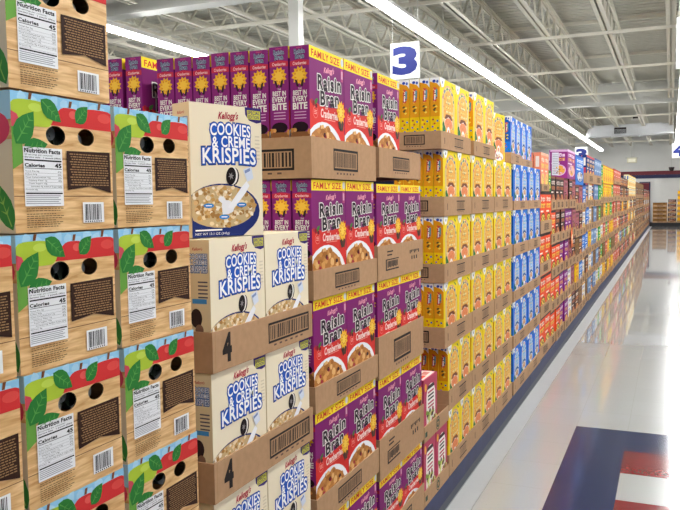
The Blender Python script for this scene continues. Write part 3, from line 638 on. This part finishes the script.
for c, y0 in ((1, .800), (0, 1.018), (2, .584)):
    for r in range(6):
        if c == 0 and r == 0: continue
        if c == 2 and r < 2: continue
        j = rn.uniform(-.0015, .0015)
        sy_ = y0 + ((-.006 + .004*r) if c == 1 else j)
        o = apple_case(KX-.001+j, y0+j+.001, zt[r]-.2025, 'wood-print applesauce case, %s from top, in the %s' % (ORD[r - {0:1,1:0,2:2}[c]] if r - {0:1,1:0,2:2}[c] else 'topmost one', COLN[c]), rz=rn.uniform(-.008, .008))
    zb = .4505-.0003
    for q in range(1):
        apple_case(KX-.001, y0+.001, zt[5]-.2025-.2035, 'wood-print applesauce case at the bottom of the %s' % COLN[c])
    tray(KX-.002, y0+.002, KZ+.0005, .205, .18, .122, 'small', 'kraft cardboard riser tray under the %s' % COLN[c], 'trays')
# second layer of cases behind, so the block has depth
for c, y0 in ((1, .800), (0, 1.018)):
    for r in range(1 if c == 0 else 0, 3):
        o = put('applesauce_case', AM, KX-.20, y0+.003, zt[r]-.2025 if r < 3 else 0, 'applesauce case directly behind the %s one of the %s' % (ORD[r-(1 if c == 0 else 0)], COLN[c]), 'applesauce case', 'wood-print applesauce cases in the left columns')
    mb = MB(); mb.box((-.18, 0, 0), (0, .203, zt[2]-.2025-KZ-.003), KRAFT); mb.box((-.181, 0.09, 0), (.0004, .11, zt[2]-.2025-KZ-.003), KRAFT2)
    o = mb.obj('plain_carton'); o.location = (KX-.20, y0+.003, KZ+.001); tag(o, 'tall plain kraft carton hidden behind the %s' % COLN[c], 'carton')

# ================================================================ cream boxes
KM = krispies_mesh()
UY = (1.290, 1.285, 1.283, 1.283)
ktop = [1.226, .952, .682, .403]
for r in range(4):
    z0_ = ktop[r+1]+.001 if r < 3 else KZ+.001
    P_ = ktop[r]-z0_; sz = (P_-.005)/.269
    tray(KX, UY[r], z0_, .466, .318, .085, 'four', 'kraft tray marked 4 holding cream cereal boxes, %s from top' % ORD[r], 'trays marked 4', seed=3)
    for dpt in range(5):
        for i in range(2):
            x_ = KX-.0065-dpt*.0605
            put('rice_cereal_box', KM, x_, UY[r]+.007+i*.228, z0_+.0045, 'cream cookies cereal box, %s %s, in the %s tray marked 4' % (('front','second','third','fourth','fifth')[dpt], ('left','right')[i], ORD[r]), 'cereal box', 'cream cookies and creme cereal boxes', sz)
# the loose box standing on top
me = krispies_mesh(.196, .27, .058)
ang = math.atan2(.063, .182)
L0 = Vector((-.910, 1.325, 1.2275))
put('rice_cereal_box', me, L0.x, L0.y, L0.z, 'cream cookies cereal box standing loose and turned on top of its stack', 'cereal box', 'cream cookies and creme cereal boxes', 1.04, rz=-ang)

# ================================================================ purple bran stacks
RM = raisin_mesh()
def raisin_unit(y0, z0_, z1, W, th, style, nd, nw, rowname, stackname, x0=KX, deep=.50, first=0, pitch=.0594, rz=0):
    tray(x0, y0, z0_, W, deep, th, style, 'kraft tray of purple bran boxes, %s in the %s' % (rowname, stackname), 'trays under the purple boxes', seed=2)
    sz = (z1-z0_-.005)/.309; bw = (W-.012)/2
    for i in range(nw):
        for d in range(nd):
            dz = sz*(1+ .006*math.sin(d*2.1+i)) if rowname == 'top row' else sz
            put('bran_cereal_box', RM, x0-.006-d*pitch, y0+.006+i*bw+rn.uniform(0, .002), z0_+.0045, 'purple bran cereal box, %s, %s of %s, %s' % (('nearest the aisle' if d == 0 else ('second','third','fourth','fifth','sixth','seventh','eighth')[d-1]+' from aisle'), ('left','right')[i], rowname, stackname), 'cereal box', 'purple and red bran cereal boxes', dz, sy=(bw-.003)/.226)
zr = [(1.360, 1.699), (1.043, 1.357), (.742, 1.041), (.433, .740), (KZ+.001, .431)]
th = [.107, .077, .072, .078, .08]
for r, (a, b_) in enumerate(zr):
    raisin_unit(1.768, a, b_, .463, th[r], 'raisin', 8 if r < 2 else 3, 2, ('top row','second row','third row','fourth row','bottom row')[r], 'first purple stack', deep=.497 if r < 2 else .497)
zr2 = [(1.374, 1.700), (1.043, 1.353), (.726, 1.041), (.394, .724), (KZ+.001, .392)]
th = [.094, .112, .139, .137, .10]
for r, (a, b_) in enumerate(zr2):
    if r == 0:
        raisin_unit(2.262, a, b_, .43, th[r], 'small', 4, 1, 'top row', 'second purple stack')
    else:
        raisin_unit(2.242, a, b_, .474, th[r], 'raisin' if r in (2,) else ('textbox' if r in (1, 3) else 'raisin'), 4, 2, ('top row','second row','third row','fourth row','bottom row')[r], 'second purple stack', x0=KX)
# purple boxes on the far side, across a gap
for r, (a, b_) in enumerate(((1.374, 1.715), (1.058, 1.372), (.745, 1.056), (.434, .743), (KZ+.001, .432))):
    tray(-1.368, 1.768, a, .463, .36, .09, 'raisin', 'kraft tray of purple boxes, %s from top in the set-back stack' % ORD[r], 'trays under the purple boxes', seed=5)
    for i in range(2):
        for d in range(5 if r == 0 else 2):
            put('bran_cereal_box', RM, -1.375-d*.0675, 1.775+i*.226, a+.0045, 'purple bran cereal box, %s %s, %s from top in the set-back stack' % (('front','second','third','fourth','fifth')[d], ('left','right')[i], ORD[r]), 'cereal box', 'purple and red bran cereal boxes', (b_-a-.005)/.309, sy=.985)

# ================================================================ pink stack
PK = generic_mesh('granola_box', 'c04a62', 'f2e8e0', 'c87a6a', 'e8dccf', W=.155, H=.225, D=.06, seed=3)
def pink_mesh(W=.16, H=.238, D=.065):
    mb = MB(); B = K('b84460'); WH = K('f2ece4'); carton(mb, W, H, D, B); mb.front(); mb.rect(0, 0, W, H, B, 1)
    cu = W*.52; pts = [(cu+W*.33*math.cos(t), H*.66+H*.22*math.sin(t)) for t in [PI*i/10 for i in range(11)]]+[(cu-W*.33, H*.12), (cu+W*.33, H*.12)]
    mb.poly(pts, WH, 2); mb.poly([(cu-W*.28,H*.80),(cu+W*.28,H*.80),(cu+W*.22,H*.86),(cu-W*.22,H*.86)], K('3c2a2a'), 3)
    for i, (d, m_) in enumerate(((.73,'b84460'),(.67,'3c3434'),(.61,'3c3434'),(.54,'b84460'),(.48,'b84460'))): mb.rect(cu-W*.22, H*d, cu+W*.22, H*(d+.03), K(m_), 3)
    rn2 = random.Random(3)
    for i in range(26): mb.blob(W*rn2.uniform(.12, .9), H*rn2.uniform(.24, .44), .012, K(rn2.choice(('7a9a3a','c8d070','a03048','e8e0c8','4a3a2a'))), 4+i*.2, 7, rn2)
    mb.ell(W*.14, H*.86, .012, .016, K('e8a83a'), 3, 12)
    mb.side(D); mb.rect(D*.1, 0, D*.9, H*.9, K('d8cdc8'), 1); mb.rect(D*.25, H*.3, D*.75, H*.6, B, 2); mb.rect(D*.2, H*.7, D*.8, H*.8, K('5a8a3a'), 2)
    mb.top(D, H); mb.rect(W*.06, D*.1, W*.94, D*.9, K('ecd9cc'), 1); mb.rect(W*.15, D*.25, W*.5, D*.5, K('d8502c'), 2); mb.rect(W*.55, D*.3, W*.85, D*.7, K('c87868'), 2)
    return mb.mesh('granola_box')
PK = pink_mesh()
tray(KX, 2.722, KZ+.001, .345, .27, .06, 'round', 'kraft tray with a round green mark, at the bottom holding pink boxes', 'trays with a round green mark', seed=1)
for d in range(3):
    for i in range(2): put('granola_box', PK, KX-.006-d*.066, 2.730+i*.168, KZ+.006, 'pink granola box at the bottom, %s, %s row back' % (('left','right')[i], ('front','second','third','fourth')[d]), 'granola box', 'pink granola boxes', 1.02)
tray(KX, 2.722, .3745, .345, .27, .062, 'round', 'half empty kraft tray with round green mark and one pink box', 'trays with a round green mark', seed=1)
put('granola_box', PK, KX-.0068, 2.738, .3795, 'single pink granola box standing alone in the half empty tray', 'granola box', 'pink granola boxes', .98, sy=1.12)

# ================================================================ yellow and blue arch boxes
YM = arch_mesh(YPAL); BMm = arch_mesh(BPAL, kk=.74, ring='dfe8f2')
def arch_unit(me, colr, y0, z0_, z1, W, th_, nd, rowi, which, deep=.26, x0=KX, seed=6, rz=0, pitch=.0425, nw=2):
    tray(x0, y0, z0_, W, deep, th_, 'lines', 'kraft tray of %s boxes, %s row from top, %s' % (colr, ORD[rowi], which), 'trays of %s boxes' % colr, seed=seed, rz=rz)
    bw = (W-.012)/nw; sz = (z1-z0_-.005)/.272; cs, sn = math.cos(rz), math.sin(rz)
    for i in range(nw):
        for d in range(nd):
            lx = -.006-d*pitch; ly = .006+i*bw
            put('cereal_box', me, x0+lx*cs-ly*sn, y0+lx*sn+ly*cs, z0_+.0045, '%s cereal box, %s, %s of its tray, %s row, %s' % (colr, ('front','second back','third back','fourth back','fifth back')[d], ('left','right')[i], ORD[rowi], which), 'cereal box', '%s cereal boxes with an arch' % colr, sz, rz=rz, sy=(bw-.003)/.239)
zy = [1.786, 1.503, 1.231, .957, .684, .407, KZ+.0008]
ty = [.071, .080, .078, .088, .086, .09]
names = ('nearest tray', 'middle tray', 'farthest tray')
for r in range(6):
    z0_, z1 = zy[r+1]+.0012, zy[r]
    if r == 0:
        arch_unit(YM, 'yellow', 2.968, z0_, z1, .492, ty[r], 5, r, names[0]); arch_unit(YM, 'yellow', 3.525, z0_+.0, z1+.012, .462, .068, 4, r, names[1])
    else:
        ya = (3.01, 3.01, 3.01, 3.0, 3.075)[r-1]
        W1 = 3.468-ya
        if r in (4,): ya = 3.072
        if r == 5: arch_unit(YM, 'yellow', ya+.0, z0_, z1, 3.485-ya, ty[r], 2, r, names[0])
        else: arch_unit(YM, 'yellow', ya, z0_, z1, 3.478-ya, ty[r], 5, r, names[0])
        arch_unit(YM, 'yellow', 3.485, z0_, z1, .488, ty[r], 3, r, names[1])
        arch_unit(YM, 'yellow', 3.98, z0_, z1, .488, ty[r], 3, r, names[2])
YL = arch_mesh(YPAL, loose=True)
put('cereal_box', YL, KX-.03, 4.03, zy[1]+.0015, 'yellow cereal box standing loose without a tray, beside the top blue tray', 'cereal box', 'yellow cereal boxes with an arch', .93, rz=-.10)
tb = [.05, .055, .072, .065, .075, .08]
for r in range(6):
    z0_, z1 = zy[r+1]+.0012, zy[r]
    if r == 0:
        arch_unit(BMm, 'blue', 4.42, z0_, z1-.012, .44, .062, 3, r, names[0], x0=KX+.0, rz=.04)
        arch_unit(BMm, 'blue', 4.92, z0_, z1-.002, .42, .05, 2, r, names[2], x0=KX-.03, rz=.0)
    else:
        arch_unit(BMm, 'blue', 4.512, z0_, z1, .503, tb[r], 3, r, names[0]); arch_unit(BMm, 'blue', 5.02, z0_, z1, .503, tb[r], 2, r, names[2])

# ================================================================ farther stacks
def G(name, *a, **k): return generic_mesh(name, *a, **k)
T_ = dict(
 orange=('orange cereal box', G('orange_box', 'e84a18', 'f2e4d0', 'e8c84a', '3a2a24', seed=1, D=.05)),
 peach=('peach coloured box', G('peach_box', 'ee8a66', 'f6e4cc', 'e8cc4a', 'f0b090', seed=2, D=.05)),
 choc=('dark brown cereal box', G('brown_box', '38201c', 'e6d6c8', 'c8784a', '8a4a3a', seed=3, D=.05)),
 purple=('magenta cereal box', G('magenta_box', '861a80', 'f0e4f0', 'e8a84a', '4a1050', seed=4, D=.05)),
 pinkbr=('pink and brown bar box', G('bar_box', 'a85a6a', '5a2c24', 'a8683c', '5a2820', seed=5, D=.05)),
 lblue=('light blue box', G('light_blue_box', '2474cc', 'f2f6fa', 'd8dce0', '1a4a9a', seed=6, D=.05)),
 whitey=('white and yellow box', G('white_box', 'e6e2de', '5a6ab8', 'd8b84a', 'd89a2a', seed=7, D=.05)),
 navy=('navy blue box', G('navy_box', '14306c', 'f0e8d8', 'e8b83a', 'c8484a', seed=8, D=.05)),
 silver=('silver blue box', G('silver_box', '7c98bc', 'dfe6f0', '5a78a8', '3a5c9a', seed=9, D=.05)),
 green=('green box', G('green_box', '1f9a3a', 'f0f4e0', 'e8d84a', '0f6a2a', seed=10, D=.05)),
 yel=('bright yellow box', G('bright_yellow_box', 'f0c408', 'd8482c', 'e89a3a', 'c8701a', seed=11, D=.05)),
 red=('salmon red box', G('salmon_box', 'cc4e40', 'f6e8d8', 'c89a5a', '8a2a24', seed=12, D=.05)),
 brown=('brown and orange box', G('snack_box', '5c3020', 'f0dcc0', 'e08a3a', '2c2426', seed=13, D=.05)),
 cream=('cream and yellow box', G('cream_box', 'eadfae', '3a5ab0', 'e8a83a', 'd8a020', seed=14, D=.05)),
 tan=('tan box', G('tan_box', '8a6230', '4a3420', '6a4a2a', '4a3018', seed=15, D=.05)),
 black=('black and white box', G('black_box', '221e1e', 'e8e4de', 'c84a3a', '5a4a3c', seed=16, D=.05)),
)
far = [  # start Y, end Y, top z, box width, phrase, rows of kinds (top first, kinds cycle along the row)
 (5.54, 6.10, 1.35, .255, 'orange stack', [['orange'], ['orange'], ['orange'], ['orange']]),
 (6.11, 6.92, 1.475, .26, 'brown and orange stack', [['choc'], ['orange','choc','choc'], ['orange','orange','purple'], ['orange','orange','purple'], ['orange','orange','purple']]),
 (6.93, 7.74, 1.475, .26, 'magenta stack', [['pinkbr','choc','pinkbr'], ['purple','purple','pinkbr'], ['purple','pinkbr','choc'], ['purple','whitey','pinkbr'], ['purple','whitey','choc']]),
 (7.76, 8.72, 1.43, .31, 'light blue stack', [['choc','pinkbr','lblue'], ['pinkbr','choc','whitey'], ['tan','brown','lblue'], ['yel','lblue','whitey'], ['brown','tan','whitey']]),
 (8.74, 9.70, 1.46, .31, 'white and yellow stack', [['navy','whitey','navy'], ['lblue','whitey','tan'], ['lblue','yel','silver'], ['brown','whitey','silver'], ['tan','silver','navy']]),
 (9.72, 10.68, 1.46, .31, 'silver stack', [['silver','silver','green'], ['silver','tan','green'], ['silver','whitey','green'], ['tan','silver','brown'], ['silver','whitey','green']]),
 (10.70, 11.9, 1.50, .39, 'green and yellow stack', [['green','yel','yel'], ['tan','yel','green'], ['whitey','red','green'], ['green','tan','red'], ['whitey','yel','brown']]),
 (11.92, 13.1, 1.50, .39, 'yellow stack beyond the green', [['yel','yel','green'], ['yel','green','red'], ['red','yel','yel'], ['yel','green','tan'], ['yel','red','yel']]),
 (13.12, 14.9, 1.52, .44, 'salmon red stack', [['red'], ['red','tan','red','red'], ['red','red','cream','red'], ['tan','red','red','cream'], ['red']]),
 (14.92, 17.9, 1.50, .49, 'brown snack stack', [['black','brown','tan','brown'], ['brown','yel','black','brown'], ['brown','black','red'], ['silver','brown','green'], ['brown','red','black']]),
 (17.92, 21.4, 1.52, .58, 'cream and yellow stack', [['cream'], ['cream','brown','black'], ['yel','tan','cream'], ['cream','brown','tan'], ['tan','red','cream']]),
 (21.42, 27.9, 1.56, .72, 'tan stack', [['tan','black','tan'], ['tan','brown'], ['black','tan','brown'], ['tan','brown','tan'], ['brown','tan']]),
 (27.92, 35.7, 1.46, .86, 'farthest mixed stack', [['black','red','tan'], ['black','whitey','tan'], ['tan','black','red'], ['black','tan','whitey'], ['tan','black']]),
]
POSN = ['first', 'second', 'third', 'fourth', 'fifth', 'sixth', 'seventh', 'eighth', 'ninth', 'tenth', 'eleventh', 'twelfth']
def far_row(y0, y1, z0_, z1, bw, kinds, phrase, rown, depth=2, nopen=.25, x0=KX):
    n = max(1, round((y1-y0)/bw)); w_ = (y1-y0)/n; P_ = z1-z0_; th_ = P_*nopen
    k = 0
    while k < n:
        m_ = 2 if k+2 <= n and n != 3 else 1
        if n == 3: m_ = 1
        W_ = w_*m_-.006; D_ = .06*depth+.012
        jx = rn.uniform(-.012, 0)
        tray(x0+jx, y0+k*w_+.003, z0_, W_, D_, th_, 'small', 'kraft tray, %s along, %s, %s' % (POSN[k % 12], rown, phrase), 'trays in the farther stacks', seed=1)
        for j in range(m_):
            kd = kinds[(k+j) % len(kinds)]; nm, me = T_[kd]; bw_ = (W_-.012)/m_
            for d in range(depth):
                put(me.name.split('.')[0], me, x0+jx-.006-d*.056, y0+k*w_+.003+.006+j*bw_, z0_+.0045, '%s, %s along, %s, %s, %s' % (nm, POSN[(k+j) % 12], ('front','rear')[d], rown, phrase), 'packaged food', nm+'es in the farther stacks', (P_-.0065)/.26, sy=(bw_-.003)/.24)
        k += m_
rown = ['top row', 'second row', 'third row', 'fourth row', 'bottom row']
for (y0, y1, zt_, bw, ph, rows) in far:
    n = len(rows); P_ = (zt_-KZ-.001)/n
    for r, kinds in enumerate(rows):
        z1 = zt_-P_*r; far_row(y0, y1, z1-P_+.0008, z1, bw, kinds, ph, rown[r] if r < n-1 else 'bottom row', nopen=.30)
# the uneven top layer
def tops(kind, y0, n, bw, z0_, h, rz=0, depth=2, x0=KX-.01, where='', scale_x=1):
    nm, me = T_[kind]
    for i in range(n):
        for d in range(depth):
            put(me.name.split('.')[0], me, x0-d*.056, y0+i*bw, z0_, '%s on top, %s along, %s, %s' % (nm, POSN[i], ('front','rear')[d], where), 'packaged food', nm+'es in the farther stacks', h/.26, rz=rz, sy=(bw-.006)/.24)
def tops_tray(kind, y0, n, bw, z0_, h, th_, where, depth=2):
    nm = T_[kind][0]
    tray(KX, y0, z0_, n*bw, .15, th_, 'small', 'kraft tray on top holding %ses, %s' % (nm, where), 'trays on the top layer')
    tops(kind, y0+.006, n, (n*bw-.012)/n, z0_+.0045, h, where=where, x0=KX-.006, depth=depth)
tops_tray('peach', 5.42+.13, 2, .19, 1.352, .27, .05, 'next to the blue stack')
tops('green', 5.96, 1, .12, 1.352, .16, where='next to the peach boxes')
nm, me = T_['purple']
jm_ = generic_mesh('jumbo_magenta_box', '92307e', 'f0dcea', 'e8a84a', 'e0b8da', W=.62, H=.235, D=.09, seed=21, side='861a80')
jb = generic_mesh('jumbo_magenta_box', '92307e', 'f0dcea', 'e8a84a', 'e0b8da', W=.15, H=.235, D=.04, seed=22, panel=True, side='8c2a86')
put('jumbo_magenta_box', jb, -.985, 6.95, 1.4765, 'big magenta box turned to show its white nutrition panel, on top', 'packaged food', 'big magenta boxes', 1.06, rz=-1.2)
put('jumbo_magenta_box', jm_, KX-.012, 7.11, 1.4765, 'big magenta box just before the light blue boxes, on top', 'packaged food', 'big magenta boxes', 1.1, sy=.98)
tops('lblue', 7.77, 1, .70, 1.4315, .29, where='beside the big magenta boxes', depth=2)
tops_tray('navy', 8.75, 3, .31, 1.4615, .30, .11, 'beside the tall light blue box')
tops_tray('silver', 9.73, 3, .31, 1.4615, .31, .11, 'beside the navy boxes')
tops('green', 10.71, 1, .3, 1.502, .235, where='beside the silver boxes')
tops('yel', 11.03, 5, .40, 1.502, .245, where='in the yellow part')
tops_tray('red', 13.13, 4, .44, 1.522, .235, .05, 'beside the bright yellow boxes')
tops('brown', 14.95, 5, .5, 1.502, .17, where='beyond the red boxes')
tops('cream', 17.95, 6, .57, 1.522, .27, where='rising above the brown ones')
tops('tan', 21.6, 8, .75, 1.562, .14, where='near the far end')
tops('black', 28.0, 8, .9, 1.462, .10, where='at the far end')

# orange clip strip hanging in the magenta stack
mb = MB(); mb.box((0, 0, -.16), (.004, .11, 0), K('f0743a')); mb.frame((.0045, 0, -.16), (0,1,0), (0,0,1), (1,0,0)); mb.rect(.015, .06, .095, .10, K('f8e8c0'), 1); mb.rect(.02, .03, .09, .04, K('f8e8c0'), 1)
o = mb.obj('shelf_tag'); o.location = (KX+.004, 7.25, .98); o.rotation_euler.x = .45; tag(o, 'slanted orange paper tag hanging on the magenta stack', 'price tag')

# ================================================================ display against the back wall
root = link('display_base', None); tag(root, 'low black base against the back wall under boxed goods', 'display base')
mb = MB(); mb.box((-.86, 36.3, 0), (2.6, 37.6, .15), mat('black_base', (24, 24, 28), .5)); mb.obj('deck', root)
WL = [('tan', -.74, .60, 5, 1.04), ('black', -.12, .35, 5, 1.18), ('yel', .26, .46, 6, 1.55), ('orange', .75, .42, 5, 1.2), ('silver', 1.2, .5, 5, 1.2), ('brown', 1.75, .5, 5, 1.15)]
for kd, x, wd, n, zt_ in WL:
    P_ = (zt_-.152)/n; nm, me = T_[kd]
    for r in range(n):
        t = tray(x, 36.5, .152+P_*r, wd, .4, P_*.4, 'small', 'kraft case tray, %s up, under %ses by the back wall' % (POSN[r], nm), 'trays by the back wall', rz=-PI/2)
        for d in range(1):
            o = put(me.name.split('.')[0], me, x+.006, 36.507, .157+P_*r, '%s facing the aisle by the back wall, %s up from the base' % (nm, POSN[r]), 'packaged food', 'goods by the back wall', (P_-.008)/.26, rz=-PI/2, sy=(wd-.02)/.24)
